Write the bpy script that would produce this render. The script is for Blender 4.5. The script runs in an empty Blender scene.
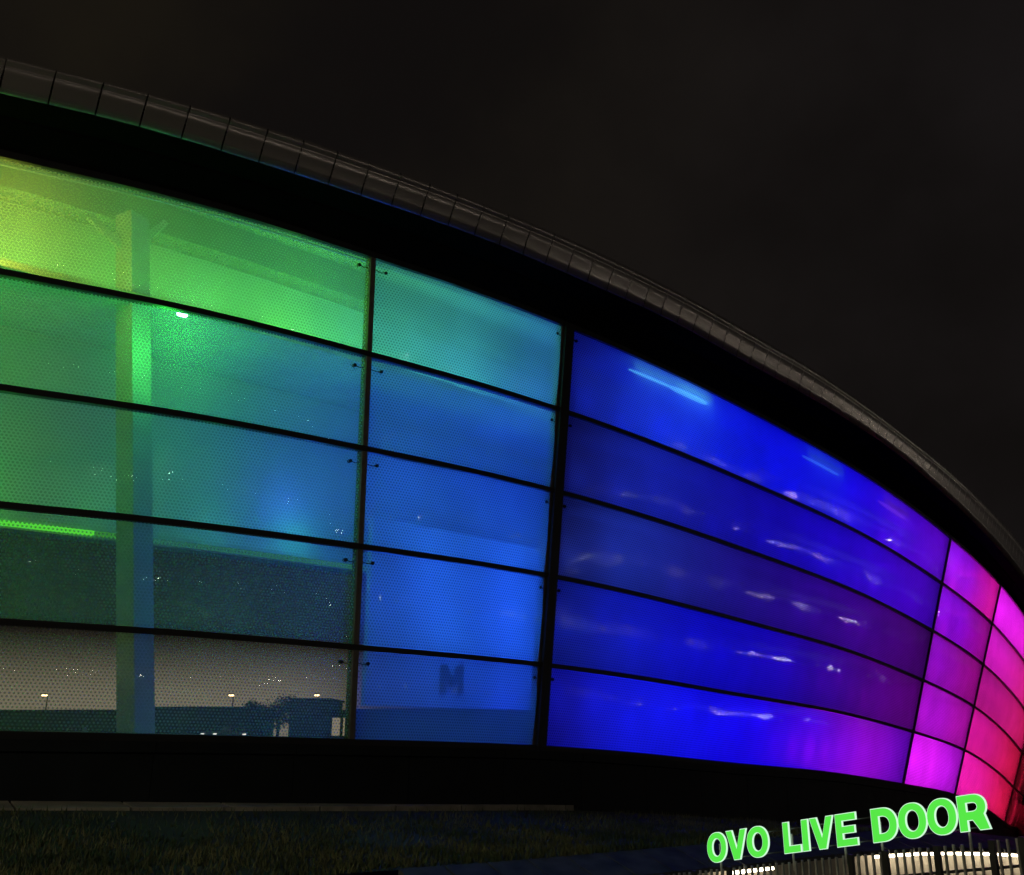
import bpy, bmesh, math, random
from mathutils import Vector, Matrix
random.seed(7)
S = bpy.context.scene
COL = S.collection
R = math.radians

# ------------------------------------------------------------------ helpers
def interp(x, xs, ys):
    n = len(xs)
    if x <= xs[0]: return ys[0]
    if x >= xs[-1]: return ys[-1]
    def slope(k):
        if k == 0: return (ys[1]-ys[0])/(xs[1]-xs[0])
        if k == n-1: return (ys[-1]-ys[-2])/(xs[-1]-xs[-2])
        a, b = xs[k]-xs[k-1], xs[k+1]-xs[k]
        return ((ys[k]-ys[k-1])/a*b + (ys[k+1]-ys[k])/b*a)/(a+b)
    i = 0
    while i < n-2 and x > xs[i+1]: i += 1
    h = xs[i+1]-xs[i]; t = (x-xs[i])/h
    return ((2*t**3-3*t*t+1)*ys[i] + (t**3-2*t*t+t)*h*slope(i)
            + (-2*t**3+3*t*t)*ys[i+1] + (t**3-t*t)*h*slope(i+1))

def lin(c):
    return tuple((v/255/12.92 if v/255 <= .04045 else ((v/255+.055)/1.055)**2.4) for v in c)

def link(name, me, mat, parent=None):
    o = bpy.data.objects.new(name, me)
    COL.objects.link(o)
    if mat is not None and not me.materials: me.materials.append(mat)
    if parent is not None:
        o.parent = parent
        o.location = -parent.location if parent.get('_world') else (0, 0, 0)
    return o

def mesh(name, verts, faces, mat, parent=None, smooth=False, uvs=None):
    me = bpy.data.meshes.new(name)
    me.from_pydata([tuple(v) for v in verts], [], faces)
    if uvs is not None:
        ul = me.uv_layers.new(name='UVMap')
        for lp in me.loops: ul.data[lp.index].uv = uvs[lp.vertex_index]
    if smooth:
        me.polygons.foreach_set('use_smooth', [True]*len(me.polygons))
    me.update()
    return link(name, me, mat, parent)

class MB:
    """collects solids that belong to ONE object"""
    def __init__(s): s.v = []; s.f = []
    def add(s, v, f):
        o = len(s.v); s.v += [tuple(p) for p in v]; s.f += [tuple(i+o for i in q) for q in f]
    def box(s, c, size, rz=0, bev=0):
        bm = bmesh.new(); bmesh.ops.create_cube(bm, size=1)
        bmesh.ops.scale(bm, vec=size, verts=bm.verts)
        if bev: bmesh.ops.bevel(bm, geom=bm.edges[:], offset=bev, segments=2, affect='EDGES')
        M = Matrix.Translation(c) @ Matrix.Rotation(rz, 4, 'Z')
        bm.verts.ensure_lookup_table()
        s.add([M @ v.co for v in bm.verts], [[v.index for v in f.verts] for f in bm.faces]); bm.free()
    def beam(s, a, b, w, h, up=(0, 0, 1)):
        a, b = Vector(a), Vector(b); d = (b-a).normalized()
        x = d.cross(Vector(up)).normalized()*w/2; y = x.cross(d).normalized()*h/2
        s.add([a-x-y, a+x-y, a+x+y, a-x+y, b-x-y, b+x-y, b+x+y, b-x+y],
              [(3, 2, 1, 0), (4, 5, 6, 7), (0, 1, 5, 4), (1, 2, 6, 5), (2, 3, 7, 6), (3, 0, 4, 7)])
    def tube(s, pts, rad, n=8):
        pts = [Vector(p) for p in pts]
        rs = rad if isinstance(rad, (list, tuple)) else [rad]*len(pts)
        rings = []
        for i, p in enumerate(pts):
            d = (pts[min(i+1, len(pts)-1)]-pts[max(i-1, 0)]).normalized()
            q = d.cross(Vector((0, 0, 1)))
            if q.length < 1e-3: q = d.cross(Vector((1, 0, 0)))
            q.normalize(); w = d.cross(q)
            rings.append([p+(q*math.cos(6.28318*k/n)+w*math.sin(6.28318*k/n))*rs[i] for k in range(n)])
        v = [p for r in rings for p in r]; f = []
        for i in range(len(pts)-1):
            for k in range(n):
                f.append((i*n+k, i*n+(k+1) % n, (i+1)*n+(k+1) % n, (i+1)*n+k))
        f.append(tuple(range(n))[::-1]); f.append(tuple((len(pts)-1)*n+k for k in range(n)))
        s.add(v, f)
    def build(s, name, mat, parent=None, smooth=False):
        return mesh(name, s.v, s.f, mat, parent, smooth)

def tag(o, label=None, cat=None, group=None, kind=None):
    if label: o['label'] = label
    if cat: o['category'] = cat
    if group: o['group'] = group
    if kind: o['kind'] = kind
    return o

def thing(name, label, cat, loc=(0, 0, 0), rz=0, group=None, world=False):
    o = bpy.data.objects.new(name, None); COL.objects.link(o)
    o.location = loc; o.rotation_euler = (0, 0, rz); o.empty_display_size = .3
    if world: o['_world'] = True
    return tag(o, label, cat, group)

def dup(root, loc, rz, label):
    r = root.copy(); COL.objects.link(r); r.location = loc; r.rotation_euler = (0, 0, rz); r['label'] = label
    def rec(src, dst):
        for ch in list(src.children):
            c = ch.copy(); COL.objects.link(c); c.parent = dst; rec(ch, c)
    rec(root, r)
    return r

# ------------------------------------------------------------------ materials
def newmat(name):
    m = bpy.data.materials.new(name); m.use_nodes = True
    nt = m.node_tree; nt.nodes.clear()
    out = nt.nodes.new('ShaderNodeOutputMaterial')
    return m, nt, out

def N(nt, typ, **kw):
    n = nt.nodes.new(typ)
    for k, v in kw.items(): setattr(n, k, v)
    return n

def M_(nt, op, a, b=None, clamp=False):
    n = nt.nodes.new('ShaderNodeMath'); n.operation = op; n.use_clamp = clamp
    for i, q in enumerate((a, b)):
        if q is None: continue
        if isinstance(q, (int, float)): n.inputs[i].default_value = q
        else: nt.links.new(q, n.inputs[i])
    return n.outputs[0]

def surf(name, col, rough=.6, metal=0, var=.25, scale=3, bump=.0, spec=.5, col2=None, stretch=None):
    """plain surface with procedural wear: noise in colour, roughness and bump"""
    m, nt, out = newmat(name)
    b = N(nt, 'ShaderNodeBsdfPrincipled')
    tc = N(nt, 'ShaderNodeTexCoord')
    mp = N(nt, 'ShaderNodeMapping')
    if stretch: mp.inputs['Scale'].default_value = stretch
    nt.links.new(tc.outputs['Object'], mp.inputs[0])
    nz = N(nt, 'ShaderNodeTexNoise'); nz.inputs['Scale'].default_value = scale; nz.inputs['Detail'].default_value = 6
    nt.links.new(mp.outputs[0], nz.inputs['Vector'])
    cr = N(nt, 'ShaderNodeValToRGB')
    c2 = col2 or tuple(c*(1-var) for c in col); c1 = tuple(min(1, c*(1+var)) for c in col) if not col2 else col
    cr.color_ramp.elements[0].position = .3; cr.color_ramp.elements[1].position = .7
    cr.color_ramp.elements[0].color = (*c2, 1); cr.color_ramp.elements[1].color = (*c1, 1)
    nt.links.new(nz.outputs['Fac'], cr.inputs[0]); nt.links.new(cr.outputs[0], b.inputs['Base Color'])
    b.inputs['Metallic'].default_value = metal
    r = M_(nt, 'MULTIPLY_ADD', nz.outputs['Fac'], .3); r.node.inputs[2].default_value = rough-.15
    nt.links.new(r, b.inputs['Roughness'])
    b.inputs['Specular IOR Level'].default_value = spec
    if bump:
        bp = N(nt, 'ShaderNodeBump'); bp.inputs['Strength'].default_value = bump; bp.inputs['Distance'].default_value = .02
        nt.links.new(nz.outputs['Fac'], bp.inputs['Height']); nt.links.new(bp.outputs[0], b.inputs['Normal'])
    nt.links.new(b.outputs[0], out.inputs[0])
    return m

def glow(name, col, strength):
    m, nt, out = newmat(name)
    e = N(nt, 'ShaderNodeEmission'); e.inputs[0].default_value = (*col, 1); e.inputs[1].default_value = strength
    nt.links.new(e.outputs[0], out.inputs[0])
    return m

PITCH = .060
def film_material(name, clear_t, clear_s, dot_t, dot_s, rad=.30):
    """printed plastic film: clear film between silver dots on a hexagonal grid, slightly milky"""
    m, nt, out = newmat(name)
    uv = N(nt, 'ShaderNodeUVMap')
    sp = N(nt, 'ShaderNodeSeparateXYZ'); nt.links.new(uv.outputs[0], sp.inputs[0])
    u = M_(nt, 'DIVIDE', sp.outputs[0], PITCH); v = M_(nt, 'DIVIDE', sp.outputs[1], PITCH)
    S3 = math.sqrt(3)
    def lat(off):
        a = M_(nt, 'ADD', u, off); b = M_(nt, 'ADD', M_(nt, 'DIVIDE', v, S3), off)
        fa = M_(nt, 'SUBTRACT', M_(nt, 'FRACT', a), .5); fb = M_(nt, 'MULTIPLY', M_(nt, 'SUBTRACT', M_(nt, 'FRACT', b), .5), S3)
        return M_(nt, 'SQRT', M_(nt, 'ADD', M_(nt, 'MULTIPLY', fa, fa), M_(nt, 'MULTIPLY', fb, fb)))
    d = M_(nt, 'MINIMUM', lat(0.0), lat(.5))
    mr = N(nt, 'ShaderNodeMapRange'); mr.interpolation_type = 'SMOOTHSTEP'
    nt.links.new(d, mr.inputs[0]); mr.inputs[1].default_value = rad-.06; mr.inputs[2].default_value = rad+.06
    mr.inputs[3].default_value = 1; mr.inputs[4].default_value = 0
    dot = mr.outputs[0]
    # milky variation of the film (dirt, rain streaks)
    nz = N(nt, 'ShaderNodeTexNoise'); nz.inputs['Scale'].default_value = .7; nz.inputs['Detail'].default_value = 5
    nt.links.new(uv.outputs[0], nz.inputs['Vector'])
    var = M_(nt, 'MULTIPLY_ADD', nz.outputs['Fac'], .5); var.node.inputs[2].default_value = .75
    def mixv(a, b):
        n = N(nt, 'ShaderNodeMix'); n.data_type = 'FLOAT'
        nt.links.new(dot, n.inputs[0]); n.inputs[2].default_value = a; n.inputs[3].default_value = b
        return n.outputs[0]
    tfac = mixv(clear_t, dot_t); sfac = M_(nt, 'MULTIPLY', mixv(clear_s, dot_s), var)
    tr = N(nt, 'ShaderNodeBsdfTransparent'); ts = N(nt, 'ShaderNodeBsdfTranslucent'); df = N(nt, 'ShaderNodeBsdfDiffuse')
    def grey(sock):
        c = N(nt, 'ShaderNodeCombineColor')
        for i in range(3): nt.links.new(sock, c.inputs[i])
        return c.outputs[0]
    nt.links.new(grey(tfac), tr.inputs[0]); nt.links.new(grey(sfac), ts.inputs[0])
    df.inputs[0].default_value = (.02, .02, .02, 1)
    a1 = N(nt, 'ShaderNodeAddShader'); nt.links.new(tr.outputs[0], a1.inputs[0]); nt.links.new(ts.outputs[0], a1.inputs[1])
    a2 = N(nt, 'ShaderNodeAddShader'); nt.links.new(a1.outputs[0], a2.inputs[0]); nt.links.new(df.outputs[0], a2.inputs[1])
    # glossy skin with fine creases near the clamped edges
    gl = N(nt, 'ShaderNodeBsdfGlossy'); gl.inputs['Roughness'].default_value = .010
    fr = N(nt, 'ShaderNodeFresnel'); fr.inputs[0].default_value = 1.4
    mp = N(nt, 'ShaderNodeMapping'); mp.inputs['Scale'].default_value = (1.2, 3.2, 1)
    nt.links.new(uv.outputs[0], mp.inputs[0])
    n2 = N(nt, 'ShaderNodeTexNoise'); n2.inputs['Scale'].default_value = 1.6; n2.inputs['Detail'].default_value = 3; n2.inputs['Roughness'].default_value = .55
    nt.links.new(mp.outputs[0], n2.inputs['Vector'])
    bp = N(nt, 'ShaderNodeBump'); bp.inputs['Strength'].default_value = .20; bp.inputs['Distance'].default_value = .03
    nt.links.new(n2.outputs['Fac'], bp.inputs['Height'])
    nt.links.new(bp.outputs[0], gl.inputs['Normal']); nt.links.new(bp.outputs[0], fr.inputs['Normal'])
    mx = N(nt, 'ShaderNodeMixShader'); nt.links.new(fr.outputs[0], mx.inputs[0])
    nt.links.new(a2.outputs[0], mx.inputs[1]); nt.links.new(gl.outputs[0], mx.inputs[2])
    nt.links.new(mx.outputs[0], out.inputs[0])
    return m

MAT = {}
MAT['film'] = film_material('printed film', .62, .13, .22, .26, .27)
MAT['film_mid'] = film_material('half milky printed film', .50, .22, .09, .11, .30)
MAT['film_dense'] = film_material('milky printed film', .22, .55, .06, .25, .29)
MAT['black'] = surf('black frame paint', (.012, .012, .013), .5, spec=.3)
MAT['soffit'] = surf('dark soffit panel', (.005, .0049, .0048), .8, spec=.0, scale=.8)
MAT['bronze'] = surf('bronze mullion', (.10, .09, .08), .5, scale=6)
MAT['plinth'] = surf('dark plinth cladding', (.010, .013, .015), .55, spec=.12, scale=1.5)
MAT['rim'] = surf('brushed aluminium rim', (.50, .475, .44), .4, metal=.78, scale=.7, var=.08)
_b = [n for n in MAT['rim'].node_tree.nodes if n.type == 'BSDF_PRINCIPLED'][0]
for l_ in list(_b.inputs['Roughness'].links): MAT['rim'].node_tree.links.remove(l_)
_b.inputs['Roughness'].default_value = .27
MAT['wall'] = surf('white inner wall', (.62, .62, .62), .8, scale=.7, var=.08)
MAT['grey'] = surf('grey inner bulkhead', (.30, .30, .30), .8, scale=.7, var=.1)
MAT['steel'] = surf('white painted steel', (.55, .55, .55), .5, scale=2, var=.1)
MAT['floor'] = surf('concourse floor', (.12, .12, .12), .5, scale=1)
MAT['roof'] = surf('roof sheet', (.10, .10, .10), .5, scale=.5)
MAT['ledge'] = surf('concrete ledge', (.26, .245, .20), .85, scale=2.5, var=.3)
MAT['coping'] = surf('smooth coping stone', (.075, .075, .08), .65, scale=3, var=.45, spec=.06)
MAT['render'] = surf('cream rendered wall', (.62, .56, .46), .8, scale=2, var=.12)
MAT['dirt'] = surf('dark ground', (.035, .035, .032), .9, scale=.6, var=.4)
MAT['soil'] = surf('mown turf soil', (.030, .036, .018), .95, scale=.8, var=.5, bump=.6)
MAT['fence'] = surf('weathered grey steel', (.36, .34, .32), .5, metal=.0, scale=9, var=.35)
MAT['fencepost'] = surf('black steel post', (.025, .025, .025), .45, scale=6)
MAT['dark'] = surf('night building wall', (.05, .05, .05), .8, scale=.5)
MAT['leafdark'] = surf('dark leaves', (.035, .045, .025), .8, scale=2)
MAT['bark'] = surf('bark', (.05, .04, .03), .9, scale=5)
MAT['carpaint'] = surf('white car paint', (.7, .7, .7), .3, scale=2, var=.05)
MAT['glass'] = surf('dark window glass', (.02, .02, .025), .1, scale=2)
MAT['tyre'] = surf('rubber tyre', (.02, .02, .02), .8, scale=4)

# ------------------------------------------------------------------ plan of the facade
TS = [-20, 0, 3, 8, 21.5, 37.5, 60, 80, 100, 120]
TV = [20, 36.7, 39, 43.5, 50, 55.4, 60.3, 66, 80, 100]
DS = .1
S0, S1 = -20., 112.
_n = int(round((S1-S0)/DS))+1
_s = [S0+i*DS for i in range(_n)]
_th = [R(interp(s, TS, TV)) for s in _s]
_x = [0.]; _y = [0.]
for i in range(1, _n):
    _x.append(_x[-1]+(math.cos(_th[i])+math.cos(_th[i-1]))/2*DS)
    _y.append(_y[-1]+(math.sin(_th[i])+math.sin(_th[i-1]))/2*DS)
_k = int(round(-S0/DS)); _ox, _oy = -7.33-_x[_k], 14.24-_y[_k]
def base(s):
    f = max(0, min(_n-1.001, (s-S0)/DS)); i = int(f); t = f-i
    return (_x[i]+(_x[i+1]-_x[i])*t+_ox, _y[i]+(_y[i+1]-_y[i])*t+_oy, _th[i]+(_th[i+1]-_th[i])*t)
def nrm(s):
    th = base(s)[2]; return Vector((math.sin(th), -math.cos(th), 0))
def pt(s, off, z):
    x, y, th = base(s); return Vector((x+math.sin(th)*off, y-math.cos(th)*off, z))
flare = lambda s: interp(s, [-20, 0, 10, 20, 33, 42, 60, 80, 110], [.5, .75, .95, 1.45, 2.25, 2.75, 3.5, 3.6, 3.6])
zbot = lambda s: interp(s, [-16, 0, 5.7, 10.45, 13.4, 17.9, 24.3, 32.1, 41, 50.7, 57.4, 75, 100], [.10, .03, -.085, -.22, -.375, -.68, -1.07, -1.69, -2.45, -3.68, -4.67, -6.2, -6.8])
ztop = lambda s: interp(s, [-16, -1.37, 1.73, 5.15, 7.87, 10.53, 14.86, 18.8, 25.8, 31.4, 34.8, 43.6, 50, 60, 75, 100], [7.8, 8.683, 8.945, 9.07, 9.163, 9.194, 9.113, 8.937, 8.572, 8.114, 7.813, 6.973, 6.18, 5.0, 4.0, 3.6])
zrb = lambda s: interp(s, [-16, -1.58, .19, 2.21, 4.45, 6.93, 9.68, 13, 16.1, 19, 22.1, 25.95, 29.2, 34.3, 38.7, 41.1, 50, 60, 75, 100], [7.9, 8.99, 9.214, 9.356, 9.49, 9.635, 9.69, 9.71, 9.56, 9.47, 9.36, 9.10, 8.70, 8.07, 7.5, 7.15, 6.1, 5.0, 4.2, 3.8])
zrt = lambda s: interp(s, [-16, -1.68, .07, 2.12, 4.43, 6.95, 9.8, 12.9, 16.3, 19.8, 23.3, 25.9, 30.5, 34.5, 39.3, 42.1, 50, 60, 75, 100], [8.4, 9.457, 9.693, 9.915, 10.105, 10.277, 10.41, 10.42, 10.34, 10.25, 10.02, 9.80, 9.52, 9.163, 8.761, 8.489, 7.3, 6.0, 5.0, 4.6])
Bp = lambda s: pt(s, 0, zbot(s))
Tp = lambda s: pt(s, flare(s), ztop(s))

arena = thing('arena_building', 'round arena with a glowing colour changing film facade under a metal roof rim', 'arena', (-7, 14, -.9), world=True)

# bays: (bottom s, top s)
BAYS = [(-17.0, -17.0), (-9.9, -10.6), (5.71, 5.15), (10.45, 10.53), (32.2, 34.78), (41.0, 43.6), (58, 61), (76, 79)]
NB = len(BAYS)-1
NR = 5
def bay_pt(b, u, v):
    sb = BAYS[b][0]+(BAYS[b+1][0]-BAYS[b][0])*u; st = BAYS[b][1]+(BAYS[b+1][1]-BAYS[b][1])*u
    return Bp(sb).lerp(Tp(st), v)
def bay_n(b, u, v):
    e = 1e-3; v = min(.999, max(.001, v)); u = min(.999, max(.001, u))
    du = bay_pt(b, min(1, u+e), v)-bay_pt(b, max(0, u-e), v); dv = bay_pt(b, u, min(1, v+e))-bay_pt(b, u, max(0, v-e))
    return du.cross(dv).normalized()
def VL(r, b, u):
    s = BAYS[b][0]+(BAYS[b+1][0]-BAYS[b][0])*u
    return 0 if r == 0 else 1 if r == NR else r/NR-interp(s, [0, 8, 30, 60], [(.020, .027, .026, .020)[r-1], .020, .002, 0])
def bay_len(b): return BAYS[b+1][0]-BAYS[b][0]
GLOBAL_U = lambda b, u: BAYS[b][0]+(BAYS[b+1][0]-BAYS[b][0])*u

def cushion(b, r):
    L = bay_len(b); nu = max(8, min(40, int(L/.5))); nv = 14
    if b in (1, 2, 3): nu, nv = int(L/.11), 26
    v, f, uvs = [], [], []
    gu = .05/L
    for j in range(nv+1):
        for i in range(nu+1):
            u = gu+(1-2*gu)*i/nu; w = j/nv; v0, v1 = VL(r, b, u)+.006, VL(r+1, b, u)-.006; vv = v0+(v1-v0)*w
            bul = (1-abs(2*i/nu-1)**8)*(1-(2*w-1)**2)*.10
            if b in (1, 2, 3):
                hh = 9.3*(v1-v0)
                for cu in (0, 1):
                    for cv in (0, 1):
                        a_ = abs(cu-i/nu)*L; d_ = abs(cv-w)*hh; q = math.hypot(a_, d_)
                        if q < 2: bul += .011*math.exp(-q/.55)*math.sin(13*math.atan2(d_, a_+1e-6)+r*2+b)*min(1, q/.2)
            p = bay_pt(b, u, vv)+bay_n(b, u, vv)*bul
            v.append(p); uvs.append((GLOBAL_U(b, u), vv*9.3))
    for j in range(nv):
        for i in range(nu):
            a = j*(nu+1)+i; f.append((a, a+1, a+nu+2, a+nu+1))
    return mesh('film_cushion', v, f, MAT['film'] if b < 2 else MAT['film_mid'] if b == 2 else MAT['film_dense'], arena, True, uvs)

for b in range(NB):
    for r in range(NR):
        c = cushion(b, r)
        # inflation valve and its hose at the upper corners (only where the film is see-through)
        if b in (1, 2, 3):
            L = bay_len(b)
            for side in ((1,) if b == 1 else (0, 1) if b == 2 else (0,)):
                du = .28/L; u = 1-du if side else du; vv = VL(r+1, b, u)-.03
                m = MB(); n = bay_n(b, u, vv); p = bay_pt(b, u, vv)+n*.02
                q = bay_pt(b, (u+(.20/L if side else -.20/L)), vv)+n*.02
                m.tube([p-n*.06, p+n*.025], .034, 10); m.tube([p, p.lerp(q, .5)-Vector((0, 0, .02)), q], .008, 6)
                m.build('valve', MAT['black'], c)
                ch = COL.objects[-1] if False else None
for o in [o for o in bpy.data.objects if o.name.startswith('valve')]:
    o.location = (0, 0, 0)

# transoms (horizontal black frame members), full length curves
def sweep(name, ss, prof, mat, parent=arena, smooth=True, closed=True, caps=True):
    """prof(s) -> list of points of one cross-section"""
    rows = [prof(s) for s in ss]; n = len(rows[0]); v = [p for r_ in rows for p in r_]; f = []
    for i in range(len(rows)-1):
        for k in range(n if closed else n-1):
            a = i*n+k; b_ = i*n+(k+1) % n
            f.append((a, b_, b_+n, a+n))
    if caps and closed: f += [tuple(range(n))[::-1], tuple((len(rows)-1)*n+k for k in range(n))]
    return mesh(name, v, f, mat, parent, smooth)

def bay_param(q):   # q in [0, NB] -> (bay, u)
    b = min(NB-1, int(q)); return b, q-b
QS = []
for b in range(NB):
    n = max(6, int(bay_len(b)/.8)); QS += [b+i/n for i in range(n)]
QS.append(NB)
for r in range(NR+1):
    def prof(q, r=r):
        b, u = bay_param(q); v = VL(r, b, u); p = bay_pt(b, u, v); n = bay_n(b, u, v)
        up = (bay_pt(b, u, min(1, v+.01))-bay_pt(b, u, max(0, v-.01))).normalized()
        h = .05 if 0 < r < NR else .06
        o = .09; d = .10
        return [p+n*o-up*h, p+n*o+up*h, p-n*d+up*h, p-n*d-up*h]
    sweep('transom', QS, prof, MAT['black'], smooth=False)
# mullions
for k in range(1, NB):
    b = k-1
    w = {2: .055, 3: .15}.get(k, .055)
    for part, ww, o, mat in ([('mullion', w, .07, MAT['bronze'] if k == 2 else MAT['black'])] if k != 3 else
                             [('mullion', .135, .12, MAT['black']), ('mullion_strip', .20, .03, MAT['bronze'])]):
        v, f = [], []
        for j in range(11):
            vv = j/10; p = bay_pt(b, 1, vv); n = bay_n(b, 1, vv); t = (bay_pt(b, 1, vv)-bay_pt(b, .995, vv)).normalized()
            v += [p-t*ww+n*o, p+t*ww+n*o, p+t*ww-n*.12, p-t*ww-n*.12]
        for j in range(10):
            for i in range(4): f.append((j*4+i, j*4+(i+1) % 4, j*4+4+(i+1) % 4, j*4+4+i))
        mesh(part, v, f, mat, arena)

# ------------------------------------------------------------------ soffit, rim, roof
SS = [-18+i*.5 for i in range(0, 241)]
def soff(s):
    o = flare(s); zt = ztop(s); zb = zrb(s)
    return [pt(s, o-.05, zt+.05), pt(s, o+.10, zt+.055), pt(s, o+.16, zt+.10), pt(s, o+.55, zt+.16+(zb-zt)*.45), pt(s, o+.58, zt+.20+(zb-zt)*.45), pt(s, o+1.17, zb-.012), pt(s, o+1.17, zb+.3), pt(s, o-.05, zt+.9)]
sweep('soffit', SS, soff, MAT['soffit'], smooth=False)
# rim: separate aluminium panels with open joints
def rim_prof(s):
    o = flare(s); a = zrb(s); b_ = zrt(s); h = b_-a
    P = [(1.19, a), (1.26, a+.25*h), (1.345, a+.5*h), (1.41, a+.66*h), (1.405, a+.69*h), (1.44, a+.73*h), (1.475, a+.80*h),
         (1.48, a+.87*h), (1.45, a+.94*h), (1.38, a+.985*h), (1.25, a+h), (.8, a+1.02*h), (.8, a+.3*h), (1.14, a+.03)]
    return [pt(s, o+q, z) for q, z in P]
JO = []
s = -17.6
while s < 100:
    JO.append(s); s += .64
for i in range(len(JO)-1):
    a, b_ = JO[i]+.012, JO[i+1]-.012
    sweep('rim_panel', [a, (a+b_)/2, b_], rim_prof, MAT['rim'], smooth=True, caps=False)
def roofp(s):
    o = flare(s)
    return [pt(s, o+1.15, zrt(s)-.12)] + [pt(s, o-d, zrt(s)+h) for d, h in ((0, .35), (3, 1.2), (8, 2.3), (14, 3.2), (20, 3.9))]
sweep('roof', SS, roofp, MAT['roof'], closed=False)

# ------------------------------------------------------------------ plinth, ledge, floor
zled = lambda s: interp(s, [-18, 0, 3, 6.8, 11, 20, 33, 45, 60, 80, 100], [-.55, -.85, -.986, -1.164, -1.37, -2.1, -3.1, -4.2, -6, -7.6, -8])
def plin(s):
    zb = zbot(s); zl = zled(s)
    return [pt(s, .10, zb-.055), pt(s, .10, zb-.22), pt(s, .03, zb-.24), pt(s, .03, zl-.6), pt(s, -.3, zl-.6), pt(s, -.3, zb-.055)]
s = -17.
while s < 96:
    sweep('plinth_panel', [s+.006+i*(2.388/3) for i in range(4)], plin, MAT['plinth'], smooth=False)
    s += 2.4
lw = lambda s: interp(s, [-18, 0, 5, 9, 11.5], [.5, .46, .42, .28, .1])
s = -16.8
while s < 11.2:
    e = min(s+1.55, 11.4)
    def lp(q):
        z = zled(q); w = lw(q); k = interp(q, [-18, 0, 3, 6, 9, 11.4], [.09, .075, .045, .015, .0, -.01])
        return [pt(q, .03, z), pt(q, .05+w, z-k), pt(q, .05+w, z-.5), pt(q, .03, z-.5)]
    sweep('ledge', [s+.02, (s+e)/2, e-.02], lp, MAT['ledge'], smooth=False)
    s = e
def flo(s): return [pt(s, -.1, zbot(s)-.05), pt(s, -9, zbot(s)-.05), pt(s, -9, zbot(s)-.35), pt(s, -.1, zbot(s)-.35)]
sweep('floor_slab', [-17+i*.5 for i in range(0, 57)], flo, MAT['floor'], smooth=False)

# ------------------------------------------------------------------ concourse behind the see-through bays
SI = [-17+i*.5 for i in range(0, 72)]
zc = lambda s: 0
def wallp(z0, z1, o0, o1): return lambda s: [pt(s, -o0, z0), pt(s, -o0, z1), pt(s, -o1, z1), pt(s, -o1, z0)]
sweep('inner_wall', SI, wallp(3.85, 11.2, 3.5, 3.7), MAT['wall'], smooth=False)
sweep('bulkhead', SI, wallp(10.15, 11.3, 2.9, 3.49), MAT['grey'], smooth=False)
sweep('gallery_slab', SI, wallp(7.54, 7.68, .8, 3.48), MAT['steel'], smooth=False)
sweep('gallery_edge', SI, wallp(3.62, 3.84, 3.3, 3.75), MAT['steel'], smooth=False)
sweep('inner_roof', SI, lambda s: [pt(s, flare(s)-.1, ztop(s)+.3), pt(s, -3.8, 11.25), pt(s, -3.8, 11.4), pt(s, flare(s)-.1, ztop(s)+.5)], MAT['grey'], smooth=False)
# low wall that closes the concourse behind the second bay
sweep('low_wall', [7.35+i*.25 for i in range(0, 32)], wallp(.62, 4.6, 2.0, 2.15), MAT['wall'], smooth=False)
# pale clamp bead along the head of the film
def bead(q):
    b, u = bay_param(q); p = bay_pt(b, u, .992)-bay_n(b, u, .99)*.16
    return [p+Vector((0, 0, .03)), p-bay_n(b, u, .99)*.06, p-Vector((0, 0, .03)), p+bay_n(b, u, .99)*.04]
sweep('head_tube', [q for q in QS if q <= 3], bead, MAT['steel'])

MAT['strip_green'] = glow('green led strip', (.08, .55, .06), .55); MAT['strip_hot'] = glow('bright green led strip', (.12, .9, .05), 1.1); MAT['strip_teal'] = glow('teal led strip', (.06, .42, .26), .40)
for a, b_, mk in ((-9, -.2, 'strip_green'), (-.15, 1.7, 'strip_hot'), (1.75, 2.3, 'strip_green'), (2.35, 8.2, 'strip_teal')):
    m = MB(); m.tube([pt(a+(b_-a)*i/8, -3.24, 3.70) for i in range(9)], .055, 6); m.build('led_strip', MAT[mk], arena)

# leaning steel column with branches at its head
col = MB()
cb = Vector((-6.13, 16.25, -.05)); ct = Vector((-7.16, 15.85, 9.35))
col.v = []; ax = Vector((math.cos(R(62)), math.sin(R(62)), 0)); ay = Vector((-ax.y, ax.x, 0))
wv = .21
col.add([cb-ax*wv-ay*wv, cb+ax*wv-ay*wv, cb+ax*wv+ay*wv, cb-ax*wv+ay*wv, ct-ax*wv-ay*wv, ct+ax*wv-ay*wv, ct+ax*wv+ay*wv, ct-ax*wv+ay*wv],
        [(3, 2, 1, 0), (4, 5, 6, 7), (0, 1, 5, 4), (1, 2, 6, 5), (2, 3, 7, 6), (3, 0, 4, 7)])
COLUMN = col.build('column', MAT['steel'], arena)
for d in (-.75, .6):
    m = MB(); t = Vector((math.cos(R(37)), math.sin(R(37)), 0))
    m.beam(ct-Vector((0, 0, .75)), ct+t*d+Vector((0, 0, -.05+.25*d)), .12, .12)
    a = m.build('branch', MAT['steel'], COLUMN); a.location = (0, 0, 0)

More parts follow.
